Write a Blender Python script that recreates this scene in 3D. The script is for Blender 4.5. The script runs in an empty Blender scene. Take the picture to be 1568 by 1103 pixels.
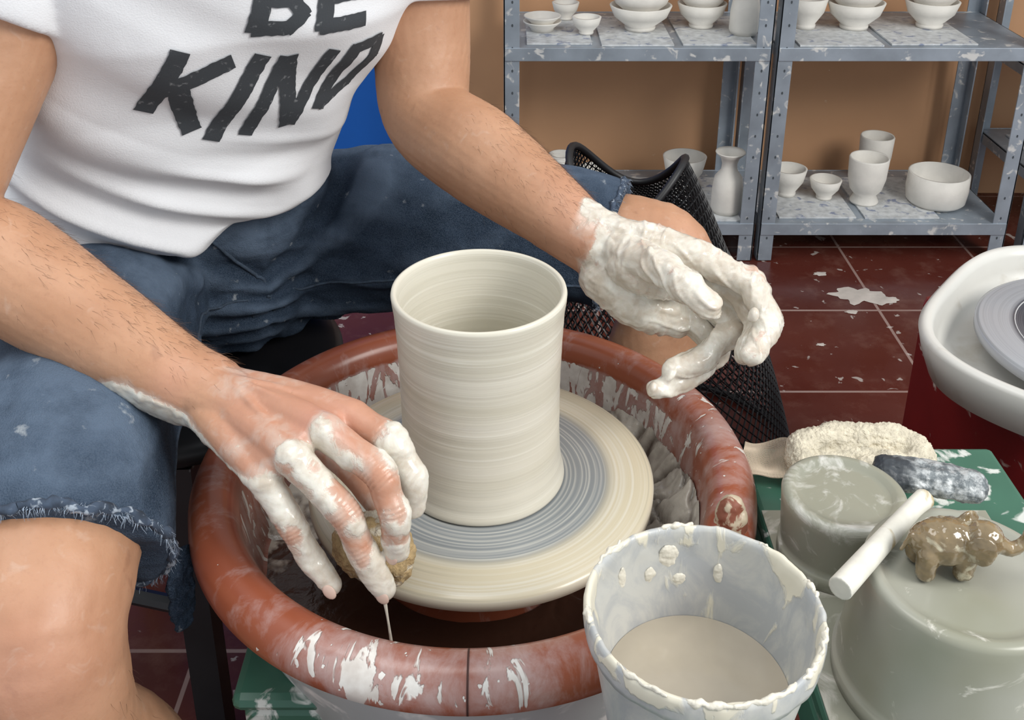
import bpy,bmesh,math,random
import numpy as np
from mathutils import Vector,Matrix,noise
from mathutils.bvhtree import BVHTree
random.seed(3)
scn=bpy.context.scene
try: scn.view_settings.view_transform='Standard'
except Exception as e: print(e)
COL=scn.collection

# ---------------- helpers ----------------
def empty(name,loc=(0,0,0)):
    e=bpy.data.objects.new(name,None); COL.objects.link(e); e.location=loc; e.empty_display_size=.05; return e
def obj(name,me,mat=None,parent=None,smooth=True,loc=(0,0,0)):
    o=bpy.data.objects.new(name,me); COL.objects.link(o); o.location=loc
    if mat: me.materials.append(mat)
    if smooth:
        for p in me.polygons: p.use_smooth=True
    if parent:
        o.parent=parent
    return o
def mesh(name,v,f):
    m=bpy.data.meshes.new(name); m.from_pydata([tuple(x) for x in v],[],f); m.update(); return m
def lathe(prof,seg=96,wob=None):
    v=[];f=[];n=len(prof)
    for i in range(seg):
        a=2*math.pi*i/seg
        for j,(r,z) in enumerate(prof):
            if wob: r,z=wob(r,z,a,j)
            v.append((r*math.cos(a),r*math.sin(a),z))
    for i in range(seg):
        k=(i+1)%seg
        for j in range(n-1):
            f.append((i*n+j,k*n+j,k*n+j+1,i*n+j+1))
    return v,f
def lathe_obj(name,prof,mat,parent=None,loc=(0,0,0),seg=96,wob=None):
    v,f=lathe(prof,seg,wob); m=mesh(name,v,f)
    bm=bmesh.new(); bm.from_mesh(m); bmesh.ops.remove_doubles(bm,verts=bm.verts,dist=1e-5)
    bmesh.ops.recalc_face_normals(bm,faces=bm.faces); bm.to_mesh(m); bm.free()
    return obj(name,m,mat,parent,True,loc)
def dens(pr,step):
    p=[]
    for a,b in zip(pr[:-1],pr[1:]):
        k=max(1,int(math.dist(a,b)/step))
        for i in range(k): p.append((a[0]+(b[0]-a[0])*i/k,a[1]+(b[1]-a[1])*i/k))
    p.append(pr[-1]); return p
def boxes(name,lst,mat,parent=None,bev=.002,loc=(0,0,0)):
    bm=bmesh.new()
    for (x0,x1,y0,y1,z0,z1) in lst:
        r=bmesh.ops.create_cube(bm,size=1)
        for vv in r['verts']:
            vv.co=Vector(((x0+x1)/2+vv.co.x*(x1-x0),(y0+y1)/2+vv.co.y*(y1-y0),(z0+z1)/2+vv.co.z*(z1-z0)))
    m=bpy.data.meshes.new(name); bm.to_mesh(m); bm.free()
    o=obj(name,m,mat,parent,False,loc)
    if bev:
        b=o.modifiers.new('bev','BEVEL'); b.width=bev; b.segments=2; b.limit_method='ANGLE'
    return o
def catmull(P,sub):
    P=[np.array(p,float) for p in P]; out=[]
    for i in range(len(P)-1):
        p0=P[i-1] if i>0 else 2*P[0]-P[1]; p1=P[i];p2=P[i+1]
        p3=P[i+2] if i+2<len(P) else 2*P[-1]-P[-2]
        for k in range(sub):
            t=k/sub
            out.append(.5*((2*p1)+(-p0+p2)*t+(2*p0-5*p1+4*p2-p3)*t*t+(-p0+3*p1-3*p2+p3)*t**3))
    out.append(P[-1]); return out
class Geo:
    def __init__(s): s.v=[];s.f=[]
    def tube(s,pts,side=(0,0,1),flat=1.,sub=6,seg=20,cap=True):
        Q=catmull(pts,sub) if sub>1 else [np.array(p,float) for p in pts]
        C=[Vector(q[:3]) for q in Q]; R=[max(1e-4,q[3]) for q in Q]
        T=[]
        for i in range(len(C)):
            t=C[min(i+1,len(C)-1)]-C[max(i-1,0)]; T.append(t.normalized())
        st=[]
        if cap:
            for k in (85,60,35,15):
                a=math.radians(k); st.append((C[0]-T[0]*R[0]*math.sin(a)*min(1,flat*1.0),R[0]*math.cos(a),T[0]))
        for c,r,t in zip(C,R,T): st.append((c,r,t))
        if cap:
            for k in (15,35,60,85):
                a=math.radians(k); st.append((C[-1]+T[-1]*R[-1]*math.sin(a)*min(1,flat),R[-1]*math.cos(a),T[-1]))
        b=len(s.v); S=Vector(side)
        for c,r,t in st:
            x=(S-t*S.dot(t))
            if x.length<1e-4: x=Vector((1,0,0))-t*t.x
            x.normalize(); y=t.cross(x)
            for k in range(seg):
                a=2*math.pi*k/seg; s.v.append(tuple(c+x*(r*math.cos(a))+y*(r*flat*math.sin(a))))
        n=len(st)
        for i in range(n-1):
            for k in range(seg):
                k2=(k+1)%seg; s.f.append((b+i*seg+k,b+i*seg+k2,b+(i+1)*seg+k2,b+(i+1)*seg+k))
        s.f.append(tuple(b+k for k in reversed(range(seg)))); s.f.append(tuple(b+(n-1)*seg+k for k in range(seg)))
    def loft(s,rings):
        b=len(s.v); seg=len(rings[0])
        for r in rings: s.v+= [tuple(p) for p in r]
        n=len(rings)
        for i in range(n-1):
            for k in range(seg):
                k2=(k+1)%seg; s.f.append((b+i*seg+k,b+i*seg+k2,b+(i+1)*seg+k2,b+(i+1)*seg+k))
        s.f.append(tuple(b+k for k in reversed(range(seg)))); s.f.append(tuple(b+(n-1)*seg+k for k in range(seg)))
    def ell(s,c,r,rot=None,nu=20,nv=12):
        c=Vector(c);rings=[]
        for i in range(nv+1):
            th=math.radians(4)+(math.pi-math.radians(8))*i/nv
            ring=[]
            for k in range(nu):
                a=2*math.pi*k/nu
                p=Vector((r[0]*math.sin(th)*math.cos(a),r[1]*math.sin(th)*math.sin(a),-r[2]*math.cos(th)))
                if rot: p=rot@p
                ring.append(c+p)
            rings.append(ring)
        s.loft(rings)
    def remesh(s,name,voxel,it=6,fac=.5):
        m=mesh(name+'_tmp',s.v,s.f)
        o=bpy.data.objects.new(name+'_tmp',m); COL.objects.link(o)
        r=o.modifiers.new('r','REMESH'); r.mode='VOXEL'; r.voxel_size=voxel; r.adaptivity=0
        if it:
            q=o.modifiers.new('s','SMOOTH'); q.factor=fac; q.iterations=it
        dg=bpy.context.evaluated_depsgraph_get(); me=bpy.data.meshes.new_from_object(o.evaluated_get(dg)); me.name=name
        bpy.data.objects.remove(o); return me
def getco(me):
    n=len(me.vertices); a=np.zeros(n*3); me.vertices.foreach_get('co',a); return a.reshape(-1,3)
def getno(me):
    n=len(me.vertices); a=np.zeros(n*3); me.vertex_normals.foreach_get('vector',a); return a.reshape(-1,3)
def setco(me,c): me.vertices.foreach_set('co',c.ravel()); me.update()
def nz(P,sc,off=(0,0,0)):
    return np.array([noise.noise(Vector((p[0]*sc+off[0],p[1]*sc+off[1],p[2]*sc+off[2]))) for p in P])
def fr(P,sc,off=0,o=4):
    return np.array([noise.fractal(Vector((p[0]*sc+off,p[1]*sc,p[2]*sc)),1,2,o) for p in P])
def segd(P,pl):
    best=np.full(len(P),9.)
    for a,b in zip(pl[:-1],pl[1:]):
        a=np.array(a[:3]);b=np.array(b[:3]);d=b-a
        t=np.clip(((P-a)@d)/(d@d),0,1)[:,None]
        best=np.minimum(best,np.linalg.norm(P-(a+d*t),axis=1))
    return best
def sst(x,a,b):
    t=np.clip((x-a)/(b-a),0,1); return t*t*(3-2*t)
def setattr_f(me,name,arr):
    a=me.attributes.new(name,'FLOAT','POINT'); a.data.foreach_set('value',np.asarray(arr,dtype=np.float32))
def setattr_v(me,name,arr):
    a=me.attributes.new(name,'FLOAT_VECTOR','POINT'); a.data.foreach_set('vector',np.asarray(arr,dtype=np.float32).ravel())

def newmat(name):
    m=bpy.data.materials.new(name); m.use_nodes=True; nt=m.node_tree
    return m,nt,nt.nodes['Principled BSDF']
def N(nt,t,**k):
    n=nt.nodes.new(t)
    for a,b in k.items(): setattr(n,a,b)
    return n
def mixc(nt,fac,a,b):
    n=N(nt,'ShaderNodeMix',data_type='RGBA')
    for idx,val in ((0,fac),(6,a),(7,b)):
        if hasattr(val,'is_output'): nt.links.new(val,n.inputs[idx])
        elif idx==0: n.inputs[0].default_value=val
        else: n.inputs[idx].default_value=(*val,1)
    return n.outputs[2]
def mathn(nt,op,a,b=0.0,c=None):
    n=N(nt,'ShaderNodeMath',operation=op)
    for i,val in enumerate((a,b,c)):
        if val is None: continue
        if hasattr(val,'is_output'): nt.links.new(val,n.inputs[i])
        else: n.inputs[i].default_value=val
    return n.outputs[0]
def mapr(nt,v,a,b,c=0.,d=1.):
    n=N(nt,'ShaderNodeMapRange'); nt.links.new(v,n.inputs[0])
    for i,x in enumerate((a,b,c,d)): n.inputs[i+1].default_value=x
    return n.outputs[0]
def noi(nt,scale,detail=3,vec=None,dist=0.,rough=.5):
    n=N(nt,'ShaderNodeTexNoise'); n.inputs['Scale'].default_value=scale; n.inputs['Detail'].default_value=detail
    n.inputs['Distortion'].default_value=dist; n.inputs['Roughness'].default_value=rough
    if vec is None:
        vec=N(nt,'ShaderNodeTexCoord').outputs['Object']
    nt.links.new(vec,n.inputs['Vector']); return n.outputs[0]
def mapv(nt,v,scale=(1,1,1),loc=(0,0,0)):
    m=N(nt,'ShaderNodeMapping'); m.inputs['Scale'].default_value=scale; m.inputs['Location'].default_value=loc
    nt.links.new(v,m.inputs[0]); return m.outputs[0]
def objvec(nt,scale=(1,1,1),loc=(0,0,0)):
    return mapv(nt,N(nt,'ShaderNodeTexCoord').outputs['Object'],scale,loc)
def attr(nt,name):
    return N(nt,'ShaderNodeAttribute',attribute_name=name)
def bump(nt,bs,h,strength=.3,dist=.001):
    b=N(nt,'ShaderNodeBump'); b.inputs['Strength'].default_value=strength; b.inputs['Distance'].default_value=dist
    nt.links.new(h,b.inputs['Height']); nt.links.new(b.outputs[0],bs.inputs['Normal'])
def simple(name,col,rough=.5,var=.12,vs=20,splat=None,bmp=0,bs=120,metal=0,trans=0,sss=0,coat=0):
    m,nt,b=newmat(name)
    a=tuple(c*(1-var) for c in col); c2=tuple(min(1,c*(1+var)) for c in col)
    out=mixc(nt,mapr(nt,noi(nt,vs,4),.3,.7),a,c2)
    if splat:
        s=noi(nt,splat[1],5,dist=.6)
        if len(splat)>4:
            s=mathn(nt,'ADD',s,attr(nt,splat[4]).outputs['Fac'])
        k=mapr(nt,s,splat[2],splat[3])
        out=mixc(nt,k,out,splat[0])
        rr=mapr(nt,k,0,1,rough,.6); nt.links.new(rr,b.inputs['Roughness'])
    else: b.inputs['Roughness'].default_value=rough
    nt.links.new(out,b.inputs['Base Color'])
    b.inputs['Metallic'].default_value=metal
    b.inputs['Transmission Weight'].default_value=trans
    b.inputs['Subsurface Weight'].default_value=sss
    b.inputs['Subsurface Radius'].default_value=(.01,.006,.004)
    b.inputs['Coat Weight'].default_value=coat
    if bmp: bump(nt,b,noi(nt,bs,5),bmp,.002)
    return m

# ---------------- camera ----------------
cam=bpy.data.cameras.new('camera'); co=bpy.data.objects.new('camera',cam); COL.objects.link(co)
co.location=(0,0,1.12); co.rotation_euler=(math.radians(90-23),0,0)
cam.lens=36*1600/1568; cam.sensor_width=36; cam.shift_y=-(551.5-278)/1568; cam.clip_start=.02
scn.camera=co

# ---------------- room ----------------
def floor_mat():
    m,nt,b=newmat('red_tile')
    vec=objvec(nt,(1,1,1),(-.48+.6,-1.637+.6*3,0))
    br=N(nt,'ShaderNodeTexBrick'); br.offset=0; br.squash=1
    nt.links.new(vec,br.inputs['Vector'])
    br.inputs['Scale'].default_value=1; br.inputs['Mortar Size'].default_value=.0035
    br.inputs['Brick Width'].default_value=.3; br.inputs['Row Height'].default_value=.3
    br.inputs['Mortar Smooth'].default_value=.3; br.inputs['Bias'].default_value=0
    br.inputs['Color1'].default_value=(.070,.014,.010,1); br.inputs['Color2'].default_value=(.095,.020,.013,1)
    br.inputs['Mortar'].default_value=(.34,.24,.21,1)
    out=mixc(nt,mapr(nt,noi(nt,5,6),.35,.8,0,.5),br.outputs[0],(.14,.038,.026))
    out=mixc(nt,mapr(nt,noi(nt,14,7,rough=.7),.52,.75,0,.35),out,(.24,.13,.10))
    out=mixc(nt,mapr(nt,noi(nt,6,4,dist=.8),.70,.73,0,.85),out,(.62,.58,.53))
    out=mixc(nt,mapr(nt,noi(nt,30,4,dist=.5),.66,.69,0,.55),out,(.6,.55,.5))
    nt.links.new(out,b.inputs['Base Color'])
    nt.links.new(mapr(nt,noi(nt,12,5),.3,.7,.16,.42),b.inputs['Roughness'])
    b.inputs['Specular IOR Level'].default_value=.35
    bump(nt,b,br.outputs['Fac'],-.3,.002)
    return m
boxes('floor',[(-2.6,2.8,-1.2,2.62,-.05,0)],floor_mat(),bev=0)
wallm=simple('peach_board',(.60,.335,.18),.8,.08,3,splat=((.8,.66,.5),22,.74,.79))
boxes('wall_back',[(-2.6,2.8,2.56,2.62,0,2.4)],wallm,bev=0)
bluem=simple('blue_paint',(.006,.085,.36),.4,.12,6,splat=((.5,.6,.75),30,.72,.75))
boxes('door_1',[(-1.25,-.16,2.515,2.555,.005,2.05),(-1.19,-.7,2.50,2.52,.1,.95),(-.66,-.22,2.50,2.52,.1,.95),(-1.19,-.22,2.50,2.52,1.05,1.95)],bluem,bev=.004)
spill=simple('dried_clay_spill',(.52,.46,.41),.6,.15,30)
sg=[];sf=[]
for cx,cy,r in ((.755,2.0,.045),(.80,1.985,.026),(.99,2.03,.030),(.72,1.93,.010),(.80,1.66,.012),(.62,1.80,.007),(.70,2.10,.012),(.90,1.90,.008),(1.05,2.12,.014),(.66,1.52,.008),(-.42,.78,.02),(-.36,.70,.012)):
    b0=len(sg); n=40; sg.append((cx,cy,.0030))
    for k in range(n):
        a=2*math.pi*k/n; rr=r*(1+.6*noise.noise(Vector((math.cos(a)*2.2+cx*40,math.sin(a)*2.2,cy))))
        sg.append((cx+rr*1.25*math.cos(a),cy+rr*.8*math.sin(a),.0008))
    for k in range(n): sf.append((b0,b0+1+k,b0+1+(k+1)%n))
obj('clay_floor_spill',mesh('clay_floor_spill',sg,sf),spill)

# ---------------- shelving ----------------
steel=simple('galvanised_steel',(.31,.355,.405),.42,.18,14,splat=((.66,.66,.64),40,.60,.68),metal=.35)
paper=simple('news_paper',(.52,.53,.53),.8,.2,60,splat=((.22,.25,.34),45,.58,.68))
holem=simple('hole_dark',(.05,.06,.07),.8)
def rack(x0,x1,shelves,y0=2.164,y1=2.49,top=1.9):
    e=empty('steel_shelving_unit')
    L=[]
    w=.034;t=.0035
    for x,sx in ((x0,1),(x1,-1)):
        for y,sy in ((y0,1),(y1,-1)):
            L.append((min(x,x+sx*w),max(x,x+sx*w),min(y,y+sy*t),max(y,y+sy*t),0.002,top))
            L.append((min(x,x+sx*t),max(x,x+sx*t),min(y,y+sy*w),max(y,y+sy*w),0.002,top))
    boxes('posts',L,steel,e,.0006)
    hv=[];hf=[]
    for x,sx in ((x0,1),(x1,-1)):
        z=.06
        while z<top-.03:
            cx=x+sx*w*.55
            i=len(hv)
            for k in range(8):
                a=k*math.pi/4; hv.append((cx+.0020*math.cos(a),y0-.0006,z+.0035*math.sin(a)))
            hf.append(tuple(range(i,i+8))); z+=.05
    obj('bolt_holes',mesh('holes',hv,hf),holem,e,False)
    S=[]
    for z in shelves:
        S+= [(x0+.004,x1-.004,y0+.004,y1-.004,z-.004,z),(x0+.003,x1-.003,y0-.002,y0+.004,z-.028,z+.001),(x0+.003,x1-.003,y1-.006,y1-.002,z-.028,z+.001),
             (x0+.004,x0+.007,y0,y1,z-.028,z),(x1-.007,x1-.004,y0,y1,z-.028,z)]
    boxes('shelves',S,steel,e,.0008)
    P=[]
    for z in shelves:
        x=x0+.05
        while x<x1-.15:
            ww=random.uniform(.14,.2); P.append((x,min(x+ww,x1-.03),y0+random.uniform(.01,.03),y1-.06,z+.0005,z+.004)); x+=ww+.02
    boxes('paper_sheets',P,paper,e,0)
    return e
rack(-.018,.556,[.096,.51,.95])
rack(.568,1.135,[.096,.51,.95])
rack(1.19,1.76,[.20,.42,.86],y0=2.19,y1=2.52)

bisque=simple('bisque_clay',(.74,.71,.65),.75,.06,30,bmp=.15,bs=200)
def bowl(name,x,y,z,r,h,kind='bowl',n=1):
    t=.005
    if kind=='bowl': pr=[(0,0),(r*.48,0),(r*.5,h*.12),(r*.46,h*.16),(r*.85,h*.55),(r,h),(r-t,h+.001),(r*.8,h*.6),(r*.4,h*.25),(0,h*.2)]
    elif kind=='plate': pr=[(0,0),(r*.6,0),(r*.62,h*.3),(r,h*.9),(r,h),(r*.95,h),(r*.6,h*.5),(0,h*.45)]
    elif kind=='cyl': pr=[(0,0),(r*.85,0),(r*.95,h*.1),(r,h*.5),(r*.98,h),(r*.98-t,h+.001),(r*.92-t,h*.3),(0,h*.12)]
    elif kind=='cup': pr=[(0,0),(r*.7,0),(r*.72,h*.04),(r*.55,h*.18),(r*.8,h*.3),(r*.95,h*.55),(r,h*.97),(r-.002,h),(r-t,h*.98),(r*.85,h*.5),(r*.5,h*.3),(0,h*.28)]
    elif kind=='bottle': pr=[(0,0),(r*.85,0),(r,h*.08),(r*.98,h*.4),(r*.88,h*.58),(r*.52,h*.70),(r*.48,h*.80),(r*.6,h*.9),(r*.95,h*.985),(r*.93,h),(r*.7,h*.97),(r*.4,h*.85),(r*.38,h*.7),(0,h*.6)]
    v=[];f=[]
    for i in range(n):
        vv,ff=lathe(pr,40)
        b=len(v); dz=i*h*.55; s=1-.03*i
        v+=[(p[0]*s,p[1]*s,p[2]+dz) for p in vv]; f+=[tuple(q+b for q in k) for k in ff]
    m=mesh(name,v,f); o=obj(name,m,bisque,None,True,(x,y,z+.0045)); return o
U=.51;Lw=.096
bowl('small_plate_stack',.068,2.30,U,.043,.022,'plate',2)
bowl('small_ceramic_bowl',.125,2.40,U,.032,.04)
bowl('small_ceramic_bowl',.165,2.27,U,.033,.038)
bowl('ceramic_bowl_stack',.289,2.31,U,.070,.055,'bowl',2)
bowl('ceramic_bowl_stack',.430,2.33,U,.056,.055,'bowl',2)
bowl('ceramic_vase',.515,2.27,U,.033,.13,'bottle')
bowl('ceramic_bowl',.665,2.32,U,.045,.07)
bowl('ceramic_bowl_stack',.775,2.32,U,.064,.06,'bowl',2)
bowl('ceramic_bowl_stack',.950,2.33,U,.060,.06,'bowl',2)
bowl('ceramic_cup',.12,2.36,Lw,.032,.09,'cyl')
bowl('ceramic_bowl',.20,2.36,Lw,.038,.055)
bowl('ceramic_bowl',.42,2.36,Lw,.053,.085)
bowl('ceramic_bottle',.500,2.225,Lw,.036,.15,'bottle')
bowl('ceramic_bowl',.665,2.32,Lw,.043,.07)
bowl('small_ceramic_bowl',.75,2.30,Lw,.038,.05)
bowl('ceramic_goblet',.84,2.28,Lw,.046,.115,'cup')
bowl('ceramic_goblet',.90,2.41,Lw,.041,.12,'cup')
bowl('low_ceramic_bowl',1.01,2.28,Lw,.071,.075,'cyl')

# ---------------- main wheel ----------------
WX,WY,WZ=-.027,.7545,.52
PC=(-.033,.754,0)
wheel=empty('pottery_wheel')
def terra_mat():
    m,nt,b=newmat('terracotta_plastic')
    base=mixc(nt,mapr(nt,noi(nt,12,4),.3,.7),(.25,.066,.033),(.32,.092,.046))
    pc=attr(nt,'pc').outputs['Vector']; M=attr(nt,'m').outputs['Fac']
    s=mathn(nt,'ADD',noi(nt,1,4,mapv(nt,pc,(62,20,1)),dist=.8,rough=.55),M)
    k=mapr(nt,s,.80,.825)
    d=mathn(nt,'ADD',noi(nt,1,2,mapv(nt,pc,(150,110,1),(7,3,0))),mathn(nt,'MULTIPLY',M,.35)); k2=mapr(nt,d,.77,.79)
    k=mathn(nt,'MAXIMUM',k,k2)
    s2=mathn(nt,'ADD',noi(nt,1,6,mapv(nt,pc,(40,20,1),(4,2,1)),dist=.4,rough=.7),M)
    out=mixc(nt,mapr(nt,s2,.58,.86,0,.7),base,(.48,.36,.34))
    out=mixc(nt,k,out,mixc(nt,mapr(nt,noi(nt,70,4),.35,.65),(.60,.55,.50),(.78,.75,.70)))
    nt.links.new(out,b.inputs['Base Color']); nt.links.new(mapr(nt,k,0,1,.28,.40),b.inputs['Roughness'])
    bump(nt,b,k,.6,.0018)
    return m
terra=terra_mat()
prof=[(.03,.445),(.10,.440),(.175,.440),(.190,.446),(.197,.47),(.200,.50),(.204,.524),(.209,.534),(.216,.5385),(.225,.5395),(.234,.537),(.241,.531),(.245,.523),(.246,.512),(.243,.509),(.241,.512),(.240,.520),(.232,.530),(.218,.533)]
pp=dens(prof,.004)
v,f=lathe(pp,360)
m=mesh('splash_pan',v,f)
arc=[0]
for a,b in zip(pp[:-1],pp[1:]): arc.append(arc[-1]+math.dist(a,b))
mm=[];pcv=[]
for i,p in enumerate(v):
    r=math.hypot(p[0],p[1]); a=math.degrees(math.atan2(p[1],p[0]))
    if r>.203:
        k=.23*math.exp(-((a+108)/17)**2)+.20*math.exp(-((a+80)/9)**2)+.19*math.exp(-((a-8)/26)**2)+.03
        if .519<p[2]<.535 and r>.236: k+=.08*math.exp(-((a+105)/17)**2)
        if p[2]<.516: k-=.08
    else:
        k=.20 if p[2]>.45 else .2
        if -150<a<-60: k=.0
        if 20<a<160: k=.31
    mm.append(k); pcv.append((math.radians(a)*.22,arc[i%len(pp)],0))
setattr_f(m,'m',mm); setattr_v(m,'pc',pcv)
obj('splash_pan',m,terra,wheel,True,PC)
sv=[];sf=[]
for sgn in (-1,1):
    b0=len(sv)
    S=[p for p in pp[:-4] if p[0]>.2 and not(p[0]<.241 and p[1]<.53)]
    for (r,z) in S:
        for dx in (-.0007,.0007): sv.append((dx+(.003 if sgn<0 else -.03),sgn*(r+.0007),z+.0007))
    for i in range(len(S)-1): sf.append((b0+2*i,b0+2*i+1,b0+2*i+3,b0+2*i+2))
obj('pan_seams',mesh('seams',sv,sf),simple('seam_dark',(.05,.015,.01),.7),wheel,True,PC)
g=Geo()
for ang,s_ in ((-22,1.),(-34,.9)):
    a=math.radians(ang); c=Vector((PC[0]+.226*math.cos(a),PC[1]+.226*math.sin(a),0))
    g.tube([(c.x,c.y,.515,.014*s_),(c.x,c.y,.545,.013*s_),(c.x,c.y,.552,.010*s_)],side=(1,0,0),sub=2)
me=g.remesh('pan_clamps',.0015,2); co_=getco(me); no_=getno(me); setco(me,co_+no_*(fr(co_,90)*.0015)[:,None])
obj('pan_clamps',me,simple('clay_covered_clamp',(.48,.40,.29),.4,.2,60,splat=((.22,.07,.04),60,.54,.58)),wheel)
basinm=simple('basin_plastic',(.46,.48,.48),.35,.08,10,splat=((.82,.81,.78),24,.50,.62))
lathe_obj('basin',[(.0,.33),(.12,.33),(.165,.345),(.192,.39),(.214,.47),(.229,.519),(.231,.519)],basinm,wheel,PC,128)
def sludge():
    v=[];f=[];na=620;nr=64;lum=[]
    for i in range(na):
        a=2*math.pi*i/na; d=math.degrees(a)
        if d>180:d-=360
        right=math.exp(-((d-2)/50)**2); back=math.exp(-((d-95)/60)**2)
        for j in range(nr):
            r=.10+.0985*j/(nr-1)
            x,y=r*math.cos(a),r*math.sin(a)
            wx=noise.noise(Vector((x*45,y*45,7)))*.018; wy=noise.noise(Vector((x*45,y*45,17)))*.018
            n1=noise.fractal(Vector(((x+wx)*30,(y+wy)*30,1.3)),1,2,2)
            c1=abs(noise.noise(Vector(((x+wx)*42,(y+wy)*42,4)))); c2=abs(noise.noise(Vector(((x+wy)*85,(y+wx)*85,9))))
            ch=min(1,c1*5); ch2=min(1,c2*5)
            edge=max(0,(j/(nr-1)-.35)/.65); edge*=edge
            act=(right+.35*back)*min(1,edge*3+.25)
            h=.445+.003*n1*(.3+right)+edge*(.040*right+.030*back)+(.008*right+.003*back)*(n1+.15)*min(1,edge*2)+act*(.0060*ch+.0022*ch2)
            v.append((x,y,max(.443,h))); lum.append(.15+.55*ch+.2*ch2+.25*n1)  # lum paints crevice shade: creases between clay lumps get a darker colour
    for i in range(na):
        k=(i+1)%na
        for j in range(nr-1): f.append((i*nr+j,k*nr+j,k*nr+j+1,i*nr+j+1))
    m=mesh('clay_sludge',v,f)
    w=[]
    for i,p in enumerate(v):
        d=math.degrees(math.atan2(p[1],p[0])); r=math.hypot(p[0],p[1])
        w.append(min(1,math.exp(-((d-2)/48)**2)+math.exp(-((d-100)/60)**2)+.45*math.exp(-((abs(d)-180)/28)**2))*(.55+.45*sst(r,.13,.17)))
    setattr_f(m,'w',w); setattr_f(m,'l',lum)
    mt,nt,b=newmat('wet_sludge')
    cc=mixc(nt,mapr(nt,mathn(nt,'ADD',attr(nt,'l').outputs['Fac'],mathn(nt,'MULTIPLY',noi(nt,150,4),.3)),.30,1.05),(.10,.075,.06),(.52,.48,.41))
    out=mixc(nt,mapr(nt,mathn(nt,'ADD',attr(nt,'w').outputs['Fac'],noi(nt,55,5)),.86,.98),(.055,.024,.015),cc)
    nt.links.new(out,b.inputs['Base Color']); b.inputs['Roughness'].default_value=.2
    bump(nt,b,noi(nt,160,4),.4,.002)
    obj('clay_sludge',m,mt,wheel,True,PC)
sludge()
def head_mat(name,inner,outer,r0,r1,freq=300,hi=(.66,.64,.57)):
    m,nt,b=newmat(name)
    t=N(nt,'ShaderNodeTexCoord'); s=N(nt,'ShaderNodeSeparateXYZ'); nt.links.new(t.outputs['Object'],s.inputs[0])
    x2=mathn(nt,'POWER',mathn(nt,'ABSOLUTE',s.outputs[0]),2.); y2=mathn(nt,'POWER',mathn(nt,'ABSOLUTE',s.outputs[1]),2.)
    r=mathn(nt,'SQRT',mathn(nt,'ADD',x2,y2))
    c=N(nt,'ShaderNodeCombineXYZ'); nt.links.new(r,c.inputs[0])
    nt.links.new(mathn(nt,'MULTIPLY',s.outputs[0],.008),c.inputs[1]); nt.links.new(mathn(nt,'MULTIPLY',s.outputs[1],.008),c.inputs[2])
    n1=noi(nt,freq,4,c.outputs[0]); n2=noi(nt,60,2,c.outputs[0])
    k=mapr(nt,mathn(nt,'ADD',r,mathn(nt,'MULTIPLY',n2,.02)),r0+.01,r1+.01)
    base=mixc(nt,k,inner,outer)
    out=mixc(nt,mapr(nt,n1,.48,.68,0,.55),base,hi)
    out=mixc(nt,mapr(nt,n1,.42,.30,0,.4),out,(.17,.18,.18))
    nt.links.new(out,b.inputs['Base Color']); b.inputs['Roughness'].default_value=.22
    bump(nt,b,n1,.3,.001)
    return m
lathe_obj('wheel_head',[(0,.0),(.06,.0),(.12,.0),(.149,-.0005),(.152,-.003),(.152,-.011),(.148,-.014),(.05,-.015),(.035,-.07),(0,-.07)],head_mat('wheel_head_wet',(.22,.24,.25),(.55,.49,.36),.104,.120),wheel,(WX,WY,WZ),160)

# pot
def potwob(r,z,a,j):
    return r+.00022*noise.noise(Vector((z*170,math.cos(a)*.4,math.sin(a)*.4)))+.0002*noise.noise(Vector((z*40,math.cos(a)*.5,math.sin(a)*.5))),z
op=[(.0700,.0),(.0732,.0015),(.0728,.005),(.0708,.012),(.0691,.026),(.0681,.05),(.0679,.08),(.0683,.11),(.0692,.14),(.0706,.165),(.0722,.178),(.0725,.1815),(.0718,.184),(.0700,.1848),(.0682,.1838),(.0672,.180),(.0660,.168),(.0645,.14),(.0632,.10),(.0625,.05),(.0615,.018),(.055,.012),(0,.011)]
pf=[(0,0)]+dens(op,.0014)
pm,nt,b=newmat('wet_clay_pot')
vec=objvec(nt,(2.2,2.2,420)); n1=noi(nt,1,5,vec,.12)
vec2=objvec(nt,(3,3,40),(2,1,0)); n2=noi(nt,1,3,vec2)
vec3=objvec(nt,(4,4,150),(5,1,0)); n3_=noi(nt,1,3,vec3)
out=mixc(nt,mapr(nt,n2,.3,.7),(.61,.575,.47),(.73,.695,.60))
out=mixc(nt,mapr(nt,n1,.58,.72,0,.65),out,(.87,.845,.76))  # fine throwing-ring highlights painted into the clay colour as pale lines
out=mixc(nt,mapr(nt,n3_,.62,.72,0,.5),out,(.85,.83,.74))
out=mixc(nt,mapr(nt,n1,.42,.28,0,.30),out,(.46,.42,.34))
nt.links.new(out,b.inputs['Base Color']); b.inputs['Roughness'].default_value=.28; b.inputs['Subsurface Weight'].default_value=.05; b.inputs['Subsurface Radius'].default_value=(.004,.003,.002)
bump(nt,b,mathn(nt,'ADD',n1,mathn(nt,'MULTIPLY',n3_,.8)),.26,.0008)
lathe_obj('clay_cylinder_pot',pf,pm,None,(WX,WY,WZ+.0005),160,potwob)

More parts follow.
